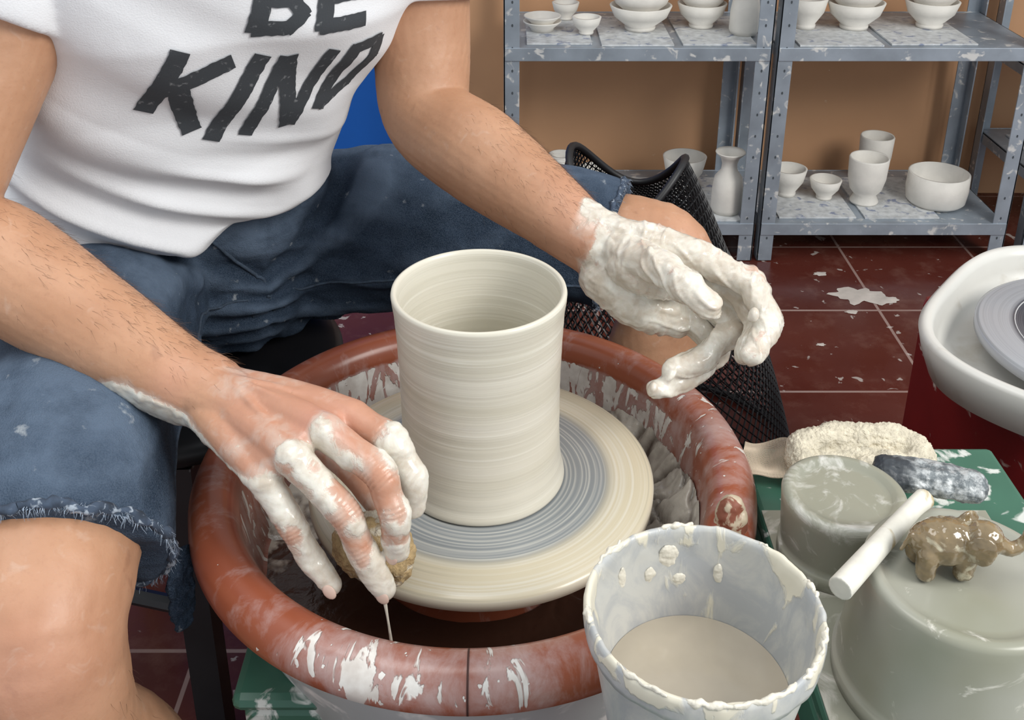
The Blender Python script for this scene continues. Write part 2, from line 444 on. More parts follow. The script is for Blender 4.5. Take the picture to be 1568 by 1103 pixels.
# green body + table
green=simple('green_enamel',(.045,.14,.095),.4,.2,10,splat=((.60,.62,.58),34,.58,.64))
boxes('green_housing',[(-.215,.17,.60,1.0,.06,.41),(-.222,.177,.595,1.005,.41,.425)],green,wheel,.010)
boxes('green_side_table',[(.215,.455,.25,.815,.482,.500),(.03,.22,.25,.50,.482,.4995),(.215,.235,.5,.815,.44,.482),(.435,.455,.25,.815,.44,.482),(.22,.45,.795,.812,.44,.482),
   (.04,.075,.27,.305,.0,.482),(.41,.445,.27,.305,.0,.482),(.41,.445,.76,.795,.0,.482),(.24,.275,.76,.795,.0,.482)],green,wheel,.005)
boxes('wheel_feet',[(-.19,-.15,.63,.67,0,.07),(.12,.16,.63,.67,0,.07),(-.19,-.15,.94,.98,0,.07),(.12,.16,.94,.98,0,.07)],simple('black_rubber',(.02,.02,.02),.6),wheel,.004)

# ---------------- second wheel ----------------
w2=empty('pottery_wheel')
whitep=simple('white_pan_plastic',(.60,.59,.55),.35,.06,8,splat=((.48,.45,.39),18,.58,.76))
def sq(r,z,a,j):
    n_=3.2; aa=a+math.radians(40); k=(abs(math.cos(aa))**n_+abs(math.sin(aa))**n_)**(-1/n_)
    return (r*k if r>.155 else r),z
lathe_obj('splash_pan',[(0,.468),(.13,.468),(.166,.472),(.176,.492),(.179,.508),(.183,.516),(.190,.518),(.195,.512),(.190,.49),(.180,.462),(.165,.455),(0,.455)],whitep,w2,(.672,.992,0),192,sq)
lathe_obj('wheel_head',[(0,.0),(.145,.0),(.150,-.003),(.150,-.012),(.145,-.015),(.04,-.015),(.035,-.042),(0,-.042)],head_mat('wheel_head_dry',(.055,.06,.075),(.36,.37,.39),.108,.114,200,(.30,.31,.33)),w2,(.672,.992,.511),128)
g=Geo()
for R_ in (.025,.045,.066,.087,.108):
    g.tube([(.672+R_*math.cos(2*math.pi*i/64),.992+R_*math.sin(2*math.pi*i/64),.5112,.0007) for i in range(65)],sub=1,seg=6,cap=False)
obj('head_guide_rings',mesh('rings',g.v,g.f),simple('ring_grey',(.5,.5,.5),.5),w2)
redm=simple('red_enamel',(.20,.012,.012),.35,.15,8,splat=((.5,.4,.35),30,.66,.72))
boxes('red_housing',[(.535,.86,.82,1.2,.05,.454),(.55,.59,.84,.88,0,.05),(.80,.84,.84,.88,0,.05),(.55,.59,1.14,1.18,0,.05),(.80,.84,1.14,1.18,0,.05)],redm,w2,.012)

# ---------------- bucket with slip ----------------
bk=empty('plastic_bucket')
BX,BY,BZ=.114,.472,.5005
bp=[(0,0),(.043,0),(.046,.003),(.0665,.125),(.0675,.127),(.0705,.128),(.0712,.132),(.0712,.142),(.0700,.1455),(.0680,.1455),(.0665,.142),(.0650,.125),(.0535,.060),(.044,.004),(0,.003)]
def bucket_mat():
    m,nt,b=newmat('frosted_plastic')
    T=attr(nt,'rim').outputs['Fac']
    pc=attr(nt,'pc').outputs['Vector']
    s=mathn(nt,'ADD',noi(nt,1,5,mapv(nt,pc,(45,16,1)),dist=1.0,rough=.5),T); k=mapr(nt,s,.60,.66)
    s2=noi(nt,1,6,mapv(nt,pc,(26,14,1),(5,0,0)),dist=1.5,rough=.65)
    base=mixc(nt,mapr(nt,s2,.42,.62),(.52,.54,.55),(.69,.69,.65))
    out=mixc(nt,k,base,(.70,.66,.54))
    nt.links.new(out,b.inputs['Base Color']); nt.links.new(mapr(nt,k,0,1,.25,0.),b.inputs['Transmission Weight'])
    b.inputs['Roughness'].default_value=.30; b.inputs['Subsurface Weight'].default_value=.25; b.inputs['Subsurface Radius'].default_value=(.01,.01,.01); b.inputs['Subsurface Scale'].default_value=.3
    bump(nt,b,k,.4,.0012); return m
pf2=dens(bp,.004); arc=[0]
for a,b in zip(pf2[:-1],pf2[1:]): arc.append(arc[-1]+math.dist(a,b))
def bwob(r,z,a,j):
    if z>.125:
        n_=noise.fractal(Vector((math.cos(a)*5,math.sin(a)*5,z*60)),1,2,4)
        return r+.0009*n_,z+(.0012*max(0,n_) if z>.14 else 0)
    return r,z
v,f=lathe(pf2,220,bwob); m=mesh('bucket_shell',v,f)
setattr_v(m,'pc',[(math.atan2(p[1],p[0])*.065,arc[i%len(pf2)],0) for i,p in enumerate(v)])
isplit=pf2.index(min(pf2,key=lambda q:abs(q[1]-.1455)+abs(q[0]-.07)))
setattr_f(m,'rim',[.13 if p[2]>.132 else (.02 if (i%len(pf2))>isplit else -.06) for i,p in enumerate(v)])
bmz=bmesh.new(); bmz.from_mesh(m); bmesh.ops.recalc_face_normals(bmz,faces=bmz.faces); bmz.to_mesh(m); bmz.free()
obj('bucket_shell',m,bucket_mat(),bk,True,(BX,BY,BZ))
slip=simple('liquid_slip_surface',(.42,.365,.285),.06,.06,30)
lathe_obj('liquid_slip',[(0,.080),(.054,.080),(.0568,.0803)],slip,bk,(BX,BY,BZ),96)
claym=simple('wet_clay',(.70,.66,.56),.35,.1,60,bmp=.3,bs=200)
g=Geo()
for a0,L,s in ((12,.05,.0020),(48,.03,.0016),(95,.07,.0022),(140,.09,.0018),(185,.04,.0024),(230,.12,.0018),(262,.10,.0024),(290,.14,.0022),(318,.06,.0018),(338,.08,.002)):
    P=[]
    for i in range(9):
        a=math.radians(a0)+L*4*(i/8-.5); P.append((BX+(.0695+.0008*math.sin(i*2.1+a0))*math.cos(a),BY+(.0695+.0008*math.sin(i*2.1+a0))*math.sin(a),BZ+.1452+.0006*math.sin(i*3+a0),s*(.5+.5*math.sin(math.pi*(i+.5)/9))*(1+.3*math.sin(i*1.7+a0))))
    g.tube(P,sub=3,seg=10,flat=.8)
for a0,dz,s,h in ((100,.122,.0080,.012),(93,.106,.0060,.0055),(112,.112,.0045,.008),(70,.112,.0035,.010),(132,.120,.004,.010)):
    a=math.radians(a0); r=.0458+.0190*dz/.125+.0006
    rot=Matrix.Rotation(a,3,'Z'); g.ell((BX+r*math.cos(a),BY+r*math.sin(a),BZ+dz),(.0018,s,h),rot,14,10)
me=g.remesh('clay_crust',.0006,3); c=getco(me); setco(me,c+getno(me)*(fr(c,160)*.0009)[:,None])
obj('clay_crust',me,claym,bk)

# ---------------- upturned tubs on a cloudy work sheet ----------------
def frostmat(name,col,trans,smear,lo,hi,sc=20,col2=None):
    m,nt,b=newmat(name)
    s=noi(nt,sc,6,dist=1.5,rough=.6); k=mapr(nt,s,lo,hi)
    if col2: col=mixc(nt,mapr(nt,noi(nt,7,3),.35,.65),col,col2)
    out=mixc(nt,k,col,smear)
    nt.links.new(out,b.inputs['Base Color']); nt.links.new(mapr(nt,k,0,1,trans,0.),b.inputs['Transmission Weight'])
    b.inputs['Roughness'].default_value=.28; b.inputs['Subsurface Weight'].default_value=.3; b.inputs['Subsurface Radius'].default_value=(.01,.01,.01); b.inputs['Subsurface Scale'].default_value=.3
    bump(nt,b,k,.3,.001)
    return m
tubm=frostmat('cloudy_tub',(.33,.33,.25),.15,(.64,.62,.55),.60,.68,22,(.44,.44,.39))
tubm2=frostmat('cloudy_tub_pale',(.38,.38,.31),.2,(.60,.59,.54),.50,.66,26,(.33,.33,.25))
boxes('plastic_work_sheet',[(.217,.412,.255,.725,.5003,.5016)],frostmat('sheet_grey',(.30,.30,.24),0,(.60,.58,.52),.50,.64,18),None,.0004)
def tub(name,x,y,rt,rb,h,mt,z=.5022):
    pr=[(0,h-.003),(rt-.012,h-.003),(rt-.009,h),(rt-.004,h),(rt-.001,h-.002),(rt,h-.005),(rb-.002,.012),(rb,.012),(rb,.0),(rb-.002,0),(rt-.004,h-.012),(0,h-.012)]
    return lathe_obj(name,dens(pr,.006),mt,None,(x,y,z),128)
tub('upturned_plastic_tub',.308,.548,.067,.078,.0983,tubm)
tub('upturned_plastic_tub',.266,.672,.049,.0475,.064,tubm2)
g=Geo(); g.tube([(.214,.524,.6085,.0084),(.245,.556,.6085,.0078),(.280,.592,.6085,.0070),(.292,.604,.6085,.0070),(.302,.613,.608,.0076)],side=(0,0,1),sub=6,seg=24,cap=False)
me=g.remesh('clay_stick_tool',.0008,3)
obj('clay_stick_tool',me,simple('stick_white',(.72,.70,.62),.45,.12,60,splat=((.45,.36,.2),30,.60,.66)))
g=Geo(); ex,ey,ez=.291,.553,.5978; S_=1.12
def E(x,y,z): return (ex+x*S_,ey+y*S_,ez+z*S_)
g.ell(E(0,0,.022),(.021*S_,.0145*S_,.0145*S_))
g.ell(E(.021,-.004,.027),(.012*S_,.011*S_,.0115*S_))
g.tube([(*E(.028,-.006,.026),.007),(*E(.037,-.007,.022),.0052),(*E(.044,-.007,.028),.0042),(*E(.047,-.007,.037),.0036)],sub=4,seg=12)
for sx,sy in ((-.012,-.008),(-.012,.008),(.011,-.008),(.011,.008)):
    g.tube([(*E(sx,sy,.018),.0075),(*E(sx,sy,.0058),.0070)],side=(1,0,0),sub=2,seg=12)
for s in (-1,1): g.ell(E(.015,-.004+s*.0115,.028),(.009*S_,.0033*S_,.0105*S_),Matrix.Rotation(s*.4,3,'Z'),12,8)
g.tube([(*E(-.020,0,.026),.0024),(*E(-.025,0,.016),.0016)],sub=2,seg=8)
me=g.remesh('elephant_figurine',.0009,4); c=getco(me); setco(me,c+getno(me)*(fr(c,120)*.0009)[:,None])
obj('elephant_figurine',me,simple('glazed_olive_clay',(.20,.145,.075),.12,.3,60,splat=((.50,.45,.32),70,.58,.66),coat=.6))
g=Geo(); tw=[(.262,.755,.516),(.262,.778,.520),(.295,.793,.524),(.335,.793,.526),(.366,.782,.522),(.362,.765,.518),(.318,.758,.516)]
g.tube([(*p,.0145) for p in tw],sub=8,seg=20); g.tube([(.27,.772,.514,.012),(.31,.775,.514,.013),(.355,.772,.514,.012)],sub=6)
me=g.remesh('terry_towel',.0013,3); c=getco(me); n_=getno(me)
setco(me,c+n_*(nz(c,55)*.005+nz(c,420)*.0018)[:,None]); c=getco(me); c[:,2]=np.maximum(c[:,2],.5012); setco(me,c)
obj('terry_towel',me,simple('towel_cream',(.66,.60,.47),.95,.22,90,bmp=1,bs=500))
g=Geo()
g.tube([(-.036,0,0,.0165),(-.012,.001,0,.0170),(.012,0,0,.0165),(.036,-.001,0,.0155)],side=(0,1,0),flat=.66,sub=3,seg=12)
me=g.remesh('metal_scraper_block',.0009,3); c=getco(me); setco(me,c+getno(me)*(fr(c,110)*.0014)[:,None])
mt,nt,b=newmat('dusty_metal')
t=N(nt,'ShaderNodeTexCoord'); s=N(nt,'ShaderNodeSeparateXYZ'); nt.links.new(t.outputs['Object'],s.inputs[0])
gr=mapr(nt,mathn(nt,'ADD',s.outputs[0],mathn(nt,'MULTIPLY',mathn(nt,'SUBTRACT',noi(nt,60,4),.5),.05)),-.026,-.012)
o_=mixc(nt,gr,(.035,.042,.05),(.14,.16,.17)); o_=mixc(nt,mathn(nt,'MULTIPLY',gr,mapr(nt,noi(nt,130,6,rough=.7),.42,.60,0,.85)),o_,(.56,.58,.58))
nt.links.new(o_,b.inputs['Base Color']); nt.links.new(mathn(nt,'MULTIPLY',gr,.3),b.inputs['Metallic']); b.inputs['Roughness'].default_value=.5; bump(nt,b,noi(nt,250,5),.6,.001)
o=obj('metal_scraper_block',me,mt,None,True,(.350,.708,.549)); o.rotation_euler=(.32,.04,-.20)
v=[];f=[];n=50
for i in range(n):
    for j in range(n):
        x=(i/(n-1)-.5)*.062;y=(j/(n-1)-.5)*.05
        z=.510+.006*noise.noise(Vector((x*50,y*50,0)))+.004*math.sin(x*160+y*40)*.5+.004*(1-abs(i/(n-1)-.5)*2)
        v.append((.243+x+.3*y,.780+y-.15*x,max(.5025,z)))
for i in range(n-1):
    for j in range(n-1): f.append((i*n+j,(i+1)*n+j,(i+1)*n+j+1,i*n+j+1))
me=mesh('mesh_cloth',v,f); o=obj('mesh_cloth',me,simple('net_cream',(.60,.50,.38),.9,.1,60)); 
wmod=o.modifiers.new('w','WIREFRAME'); wmod.thickness=.0006; wmod.use_replace=True

# ---------------- black mesh basket ----------------
bx,by=.270,1.455
basket=empty('wire_mesh_basket')
g_v=[];g_f=[];nu=76;nv=54
def bprof(t,a):
    r=.205-.045*t-.080*t**3; z=.004+.515*t
    if t>.75: z+=.045*math.cos(2*a+.6)*(t-.75)/.25
    return r,z
SH=-.100
for j in range(nv+1):
    t=j/nv
    for i in range(nu):
        a=2*math.pi*(i+.5*j)/nu; r,z=bprof(t,a); g_v.append((bx+r*math.cos(a)+SH*t,by+r*math.sin(a),z))
for j in range(nv-1):
    for i in range(nu):
        i1=(i+1)%nu
        g_f.append((j*nu+i,(j+1)*nu+i,j*nu+i1)); g_f.append((j*nu+i1,(j+1)*nu+i,(j+1)*nu+i1))
bm_=mesh('mesh',g_v,g_f); blackm=simple('black_wire',(.010,.010,.011),.45,.1,20)
bmb=bmesh.new(); bmb.from_mesh(bm_)
ed=[e for e in bmb.edges if abs(e.verts[0].co.z-e.verts[1].co.z)<.002 and 0.03<e.verts[0].co.z<.38]
bmesh.ops.dissolve_edges(bmb,edges=ed,use_verts=False); bmb.to_mesh(bm_); bmb.free()
o=obj('wire_mesh',bm_,blackm,basket,False); wm=o.modifiers.new('w','WIREFRAME'); wm.thickness=.0036; wm.use_even_offset=False
g=Geo()
for t,rad in ((0,.006),(.977,.006)):
    P=[]
    for i in range(49):
        a=2*math.pi*i/48; r,z=bprof(t,a); P.append((bx+r*math.cos(a)+SH*t,by+r*math.sin(a),z+ (.004 if t==0 else 0),rad))
    g.tube(P,sub=1,seg=8,cap=False)
obj('rim_hoops',mesh('hoops',g.v,g.f),blackm,basket)

# ---------------- stool ----------------
stool=empty('black_stool')
blk=simple('black_stool_paint',(.012,.012,.014),.4,.2,20,splat=((.4,.4,.4),34,.70,.76))
lathe_obj('seat',[(0,.392),(.185,.392),(.198,.40),(.20,.415),(.19,.425),(.15,.430),(0,.430)],blk,stool,(-.41,1.10,0),64)
g=Geo()
for sx,sy in ((.05,-.18),(-.13,-.13),(.13,.13),(-.13,.13)):
    g.tube([(-.41+sx*.95,1.10+sy*.95,.395,.024),(-.41+sx*1.1,1.10+sy*1.1,.004,.024)],side=(1,1,0),sub=1,seg=4,cap=False)
g.tube([(-.355,.91,.20,.010),(-.55,.96,.20,.010)],sub=1,seg=8,cap=False)
g.tube([(-.55,.96,.20,.010),(-.55,1.24,.20,.010),(-.27,1.24,.20,.010),(-.355,.91,.20,.010)],sub=1,seg=8,cap=False)
obj('legs',mesh('legs',g.v,g.f),blk,stool,False)

# ================= POTTER =================
man=empty('potter_man')
W=Vector((.85,.53,0)).normalized(); F=Vector((.53,-.85,0)).normalized()
def ering(c,hw,hd,z,seg=48,tilt=0,sq=2.3,tw=0,off=0):
    out=[]
    for k in range(seg):
        a=2*math.pi*k/seg; ca,sa=math.cos(a),math.sin(a)
        x=math.copysign(abs(ca)**(2/sq),ca)*hw; y=math.copysign(abs(sa)**(2/sq),sa)*hd
        p=Vector((c[0],c[1],z))+W*(x+off)+F*y; p.z+=tilt*y+tw*x; out.append(p)
    return out
# ---- jeans
RT=[(-.46,1.13,.535,.102),(-.425,.96,.562,.097),(-.395,.82,.575,.091),(-.368,.71,.580,.087),(-.353,.645,.570,.086),(-.347,.610,.553,.088)]
LT=[(-.27,1.19,.540,.104),(-.12,1.185,.558,.098),(.02,1.175,.555,.088),(.09,1.165,.550,.082),(.125,1.155,.545,.080)]
g=Geo(); g.tube(RT,side=(0,0,1),sub=8,seg=32,cap=False); g.tube(LT,side=(0,0,1),sub=8,seg=32,cap=False)
g.loft([ering((-.365,1.17),.15,.11,.445),ering((-.365,1.17),.175,.13,.49),ering((-.362,1.15),.172,.128,.56),ering((-.352,1.12),.150,.113,.64),ering((-.345,1.09),.135,.100,.69)])
g.ell((-.345,1.10,.52),(.10,.08,.07))
me=g.remesh('jeans',.0032,8)
c=getco(me); no_=getno(me)
def folds(c):
    out=np.zeros(len(c))
    cr=Vector((-.31,1.08,.52))
    for i,p in enumerate(c):
        v_=Vector(p); d=v_-cr; L=d.length
        a1=math.atan2(d.z,d.x if abs(d.x)>abs(d.y) else -d.y)
        w=noise.noise(v_*5); w2=noise.noise(v_*12)
        f1=math.sin(a1*10+w*6+L*7)
        f1=math.copysign(abs(f1)**.8,f1)*math.exp(-((L-.15)/.19)**2)*.0052*(.45+abs(w2)*1.8)
        # long drag folds running along the thighs
        wv_=Vector((v_.x*5+v_.y*2,v_.y*6,v_.z*26+v_.x*7)); f2=(1-abs(noise.noise(wv_))*3)*.0022
        f5=noise.ridged_multi_fractal(Vector((v_.x*7+v_.z*10,v_.y*7-v_.z*9,v_.z*18)),1,2,3,1,2)*.0022
        f3=noise.noise(Vector((v_.x*18,v_.y*12,v_.z*24)))*.0045
        f4=noise.fractal(Vector((v_.x*55,v_.y*45,v_.z*60)),1,2,2)*.0007
        out[i]=f1+f2+f3+f4+f5-.003
    return out
fo=folds(c); setco(me,c+no_*fo[:,None])
c=getco(me)
wear_folds=.12+np.exp(-((c[:,2]-.640)/.035)**2)*.32+.28*np.exp(-(segd(c,[(-.34,.64,.65),(-.37,.77,.66)])/.05)**2)+np.clip(fo*80,-.3,.45)  # fading on thigh tops; raised folds also coloured paler, hollows darker
setattr_f(me,'wear_folds',np.clip(wear_folds,0,1))
dm,nt,b=newmat('denim')
wv=noi(nt,900,2); base=mixc(nt,mapr(nt,noi(nt,24,5),.3,.7),(.013,.024,.042),(.028,.046,.076))
base=mixc(nt,mapr(nt,mathn(nt,'MULTIPLY',attr(nt,'wear_folds').outputs['Fac'],noi(nt,34,6,rough=.6)),.06,.40,0,.9),base,(.105,.145,.205))
base=mixc(nt,mapr(nt,wv,.35,.75,0,.4),base,(.12,.155,.21))
base=mixc(nt,mapr(nt,noi(nt,60,5),.67,.74,0,.5),base,(.45,.48,.5))
nt.links.new(base,b.inputs['Base Color']); b.inputs['Roughness'].default_value=.9; b.inputs['Specular IOR Level'].default_value=.12
bump(nt,b,mathn(nt,'ADD',wv,noi(nt,150,3)),.7,.0014)
obj('jeans',me,dm,man)
jb=BVHTree.FromPolygons([tuple(p) for p in getco(me)],[tuple(p.vertices) for p in me.polygons])
def snapline(pts,off,rad,n=10):
    Q=catmull([(*p,0) for p in pts],n); P=[]
    for q in Q:
        loc,nn,_,_=jb.find_nearest(Vector(q[:3])); P.append((*(loc+nn*off),rad))
    return P
g=Geo()
g.tube(snapline([(-.325,.99,.63),(-.31,1.03,.60),(-.295,1.06,.55),(-.285,1.07,.50)],.0003,.0022),sub=1,seg=8)
g.tube(snapline([(-.28,1.08,.52),(-.15,1.08,.53),(-.02,1.08,.53),(.10,1.07,.52)],.0002,.0016),sub=1,seg=8)
g.tube(snapline([(-.30,1.07,.52),(-.34,.96,.55),(-.30,.82,.55),(-.275,.70,.55),(-.25,.62,.55)],.0002,.0016),sub=1,seg=8)
obj('jean_seams',mesh('seam',g.v,g.f),simple('denim_seam',(.04,.06,.09),.9,.3,200),man)
rr=random.Random(11); fv=[];ff=[]
def strand(p,d,L,w,curl=.3,grav=.12):
    p=Vector(p);d=Vector(d).normalized(); s=d.cross(Vector((rr.uniform(-1,1),rr.uniform(-1,1),rr.uniform(-1,1)))).normalized()
    b0=len(fv)
    q=p.copy()
    for i in range(5):
        fv.append(tuple(q+s*w*(1-i/6))); fv.append(tuple(q-s*w*(1-i/6)))
        d=(d+Vector((rr.uniform(-1,1),rr.uniform(-1,1),rr.uniform(-1,1)))*curl+Vector((0,0,-grav))).normalized(); q=q+d*L/4
    for i in range(4): ff.append((b0+2*i,b0+2*i+1,b0+2*i+3,b0+2*i+2))
def hemframe(c0,c1):
    C=Vector(c0[:3]); T=(C-Vector(c1[:3])).normalized(); X=Vector((0,0,1)); X=(X-T*X.dot(T)).normalized(); return C,T,X,T.cross(X)
for (c0,c1,rad,n) in ((RT[-1],RT[-2],.088,950),(LT[-1],LT[-2],.080,420)):
    C,T,X,Y=hemframe(c0,c1)
    for i in range(n):
        a=rr.uniform(0,2*math.pi); q=C+X*rad*math.cos(a)+Y*rad*math.sin(a)
        loc,nn,_,_=jb.find_nearest(q-T*rr.uniform(-.001,.006)); strand(loc+nn*.0006,T*.9+nn*.45,rr.uniform(.003,.010),.00035,.6,.3)
obj('frayed_hem_threads',mesh('fray',fv,ff),simple('fray_thread',(.24,.29,.36),.9,.6,300),man,False)
g=Geo()
for (c0,c1,rad) in ((RT[-1],RT[-2],.089),(LT[-1],LT[-2],.081)):
    C,T,X,Y=hemframe(c0,c1); P=[]
    for i in range(121):
        a=2*math.pi*i/120; q=C+X*rad*math.cos(a)+Y*rad*math.sin(a)-T*.003; loc,nn,_,_=jb.find_nearest(q)
        P.append((*(loc+T*(.0015*math.sin(a*9)+.001*math.sin(a*23))),.0034+.0010*math.sin(a*17)+.0006*math.sin(a*41)))
    g.tube(P,sub=1,seg=8,cap=False)
g2=Geo(); g2.tube([(-.268,.655,.515,.016),(-.268,.652,.480,.017),(-.270,.650,.450,.012)],side=(.3,1,0),flat=.35,sub=4)
me2=g2.remesh('hem_flap',.0012,3); c=getco(me2); setco(me2,c+getno(me2)*(fr(c,90)*.003)[:,None]); obj('hem_flap',me2,dm,man)
me2=mesh('hem',g.v,g.f); c=getco(me2); setco(me2,c+getno(me2)*(nz(c,160)*.0030)[:,None])
obj('jean_hems',me2,simple('denim_hem',(.045,.065,.10),.9,.5,90,splat=((.32,.37,.43),130,.56,.64)),man)

# ---- t-shirt
g=Geo()
g.loft([ering((-.350,1.080),.152,.108,.632,tilt=.10,tw=.14,off=-.014),ering((-.350,1.077),.166,.124,.638,tilt=.10,tw=.14,off=-.016),ering((-.348,1.068),.172,.126,.675,tilt=.06,tw=.07,off=-.021),ering((-.335,1.05),.172,.121,.73,off=-.020),ering((-.307,1.02),.176,.118,.80,off=-.010),ering((-.27,.975),.184,.118,.88),ering((-.255,.955),.190,.110,.94),ering((-.25,.945),.175,.092,.985),ering((-.245,.935),.125,.075,1.015),ering((-.24,.93),.078,.068,1.035)])
RA=[(-.405,.875,.965,.060),(-.432,.845,.885,.053),(-.464,.80,.80,.049),(-.475,.775,.748,.046),(-.425,.766,.722,.051),(-.345,.738,.683,.043),(-.275,.712,.650,.034),(-.240,.700,.640,.030)]
LA=[(-.105,1.085,.965,.060),(-.100,1.090,.880,.056),(-.096,1.075,.81,.052),(-.088,1.045,.752,.048),(-.035,.990,.730,.050),(.020,.935,.708,.041),(.060,.895,.692,.032),(.080,.877,.686,.029)]
g.tube([(-.33,.91,.975,.055),(-.405,.875,.970,.070),(-.420,.858,.945,.070),(-.433,.844,.912,.067)],side=(0,0,1),sub=5,seg=28,cap=False)
g.tube([(-.18,1.02,.975,.055),(-.107,1.08,.965,.070),(-.100,1.092,.92,.070),(-.098,1.090,.872,.069)],side=(0,0,1),sub=5,seg=28,cap=False)
me=g.remesh('t_shirt',.0030,12)
c=getco(me); no_=getno(me); O=np.array((-.26,.93,.8)); uu=(c-O)@np.array(W); vv_=c[:,2]-.8
wp=nz(c,4); wp2=nz(c,8,(3,1,2)); wp3=nz(c,16,(8,1,2))
q=vv_-1.5*(uu-.05)**2+.24*uu
amp=.0005+.0050*sst(-vv_,.015,.10)
s1=np.sin(q*2*math.pi/.050+wp*3.6); s1=np.where(s1>0,s1**1.5,s1*.7)
h=s1*amp*np.clip(.7+wp2*1.9,.08,1.5)
h+=np.sin((vv_*1.1+uu*.8)*2*math.pi/.13+wp*3)*.0028+wp3*.0014
dg_=np.sin((vv_*.70+uu*.55)*2*math.pi/.085+wp*2.5+1); h+=np.clip(dg_,0,1)*.0034*sst(-uu,.0,.10)*sst(-vv_,-.08,.0)
hemk=np.exp(-((c[:,2]-.638-.14*uu)/.010)**2)
setco(me,c+no_*(h+.0010*hemk)[:,None])
sm,nt,b=newmat('white_cotton')
o_=mixc(nt,mapr(nt,noi(nt,6,3),.3,.7),(.76,.77,.79),(.82,.83,.85)); nt.links.new(o_,b.inputs['Base Color'])
b.inputs['Roughness'].default_value=.9; b.inputs['Sheen Weight'].default_value=.1; b.inputs['Specular IOR Level'].default_value=.2
bump(nt,b,mathn(nt,'ADD',noi(nt,700,2),mathn(nt,'MULTIPLY',noi(nt,30,3),1.8)),.22,.0015)
obj('t_shirt',me,sm,man)
sb=BVHTree.FromPolygons([tuple(p) for p in getco(me)],[tuple(p.vertices) for p in me.polygons])
pv=[];pfc=[]
def stroke(P,w=.0175,dv=.012):
    P=[Vector((p[0],p[1]+dv)) for p in P]
    for a,b in zip(P[:-1],P[1:]):
        d=(b-a); L=d.length; d.normalize(); n=Vector((-d.y,d.x)); nl=max(2,int(L/.002)); nw=8
        idx={}
        for i in range(nl+1):
            for j in range(nw+1):
                edge=.0012*noise.noise(Vector((a.x*90+i*.4,j,a.y*50)))
                s=(j/nw-.5)*(w+ (edge*2))
                p=a+d*(-w*.28+(L+w*.56)*i/nl)+n*s
                o=Vector((-.26,.93,.8))+W*p.x+Vector((0,0,p.y))+F*.25
                hit,nn,_,_=sb.ray_cast(o,-F)
                if hit is None: continue
                idx[(i,j)]=len(pv); pv.append(tuple(hit+F*.0009+nn*.0006))
        for i in range(nl):
            for j in range(nw):
                k=[(i,j),(i+1,j),(i+1,j+1),(i,j+1)]
                if all(x in idx for x in k): pfc.append(tuple(idx[x] for x in k))
stroke([(-.062,.064),(-.0845,.010)]); stroke([(-.070,.030),(-.019,.050)],.016); stroke([(-.062,.032),(-.0455,-.0195)],.018)
stroke([(.010,.0485),(-.0245,-.034)])
stroke([(.034,.0435),(.008,-.036)],.015); stroke([(.037,.043),(.048,-.033)],.017); stroke([(.080,.042),(.051,-.033)],.015)
stroke([(.1065,.041),(.082,-.0225)],.016); stroke([(.1065,.041),(.134,.0445),(.134,.025),(.116,-.005),(.084,-.022)],.013)
B2=.0205
stroke([(.0135,.128),(.002,.074)],dv=B2); stroke([(.002,.073),(.030,.071),(.043,.082),(.034,.096),(.011,.099)],.014,B2); stroke([(.011,.099),(.036,.106),(.040,.120),(.0135,.128)],.014,B2)
stroke([(.072,.122),(.063,.067)],.017,B2); stroke([(.063,.066),(.105,.065)],.014,B2); stroke([(.068,.092),(.104,.091)],.013,B2); stroke([(.072,.120),(.110,.118)],.014,B2)
pmt,nt,b=newmat('charcoal_print')
o_=mixc(nt,mapr(nt,noi(nt,160,4),.62,.72,0,.4),(.042,.048,.055),(.35,.36,.37)); nt.links.new(o_,b.inputs['Base Color']); b.inputs['Roughness'].default_value=.8
bump(nt,b,noi(nt,600,2),.2,.001)
obj('shirt_letters_be_kind',mesh('letters',pv,pfc),pmt,man)

# ---- skin: arms + hands
RW=(-.240,.700,.640)
RI=[(-.119,.653,.650),(-.088,.630,.646),(-.073,.619,.622),(-.073,.617,.598)]
RM=[(-.136,.630,.655),(-.094,.601,.641),(-.083,.589,.612),(-.084,.592,.579)]
RR=[(-.156,.611,.645),(-.119,.591,.613),(-.106,.586,.580),(-.093,.584,.550)]
RP=[(-.179,.611,.628),(-.160,.600,.594),(-.148,.599,.566),(-.133,.593,.545)]
RTh=[(-.222,.712,.620),(-.172,.705,.604),(-.126,.680,.580),(-.104,.658,.562)]
LW=(.080,.877,.686)
LI=[(.172,.841,.688),(.212,.819,.674),(.2235,.788,.655),(.204,.756,.640)]
LM=[(.178,.852,.666),(.211,.838,.650),(.221,.811,.635),(.205,.780,.625)]
LR=[(.176,.855,.645),(.203,.830,.622),(.172,.797,.611),(.140,.783,.606)]
LP=[(.162,.851,.625),(.190,.824,.600),(.160,.793,.594),(.127,.771,.595)]
LTh=[(.103,.850,.688),(.132,.808,.694),(.150,.786,.689),(.166,.773,.677)]
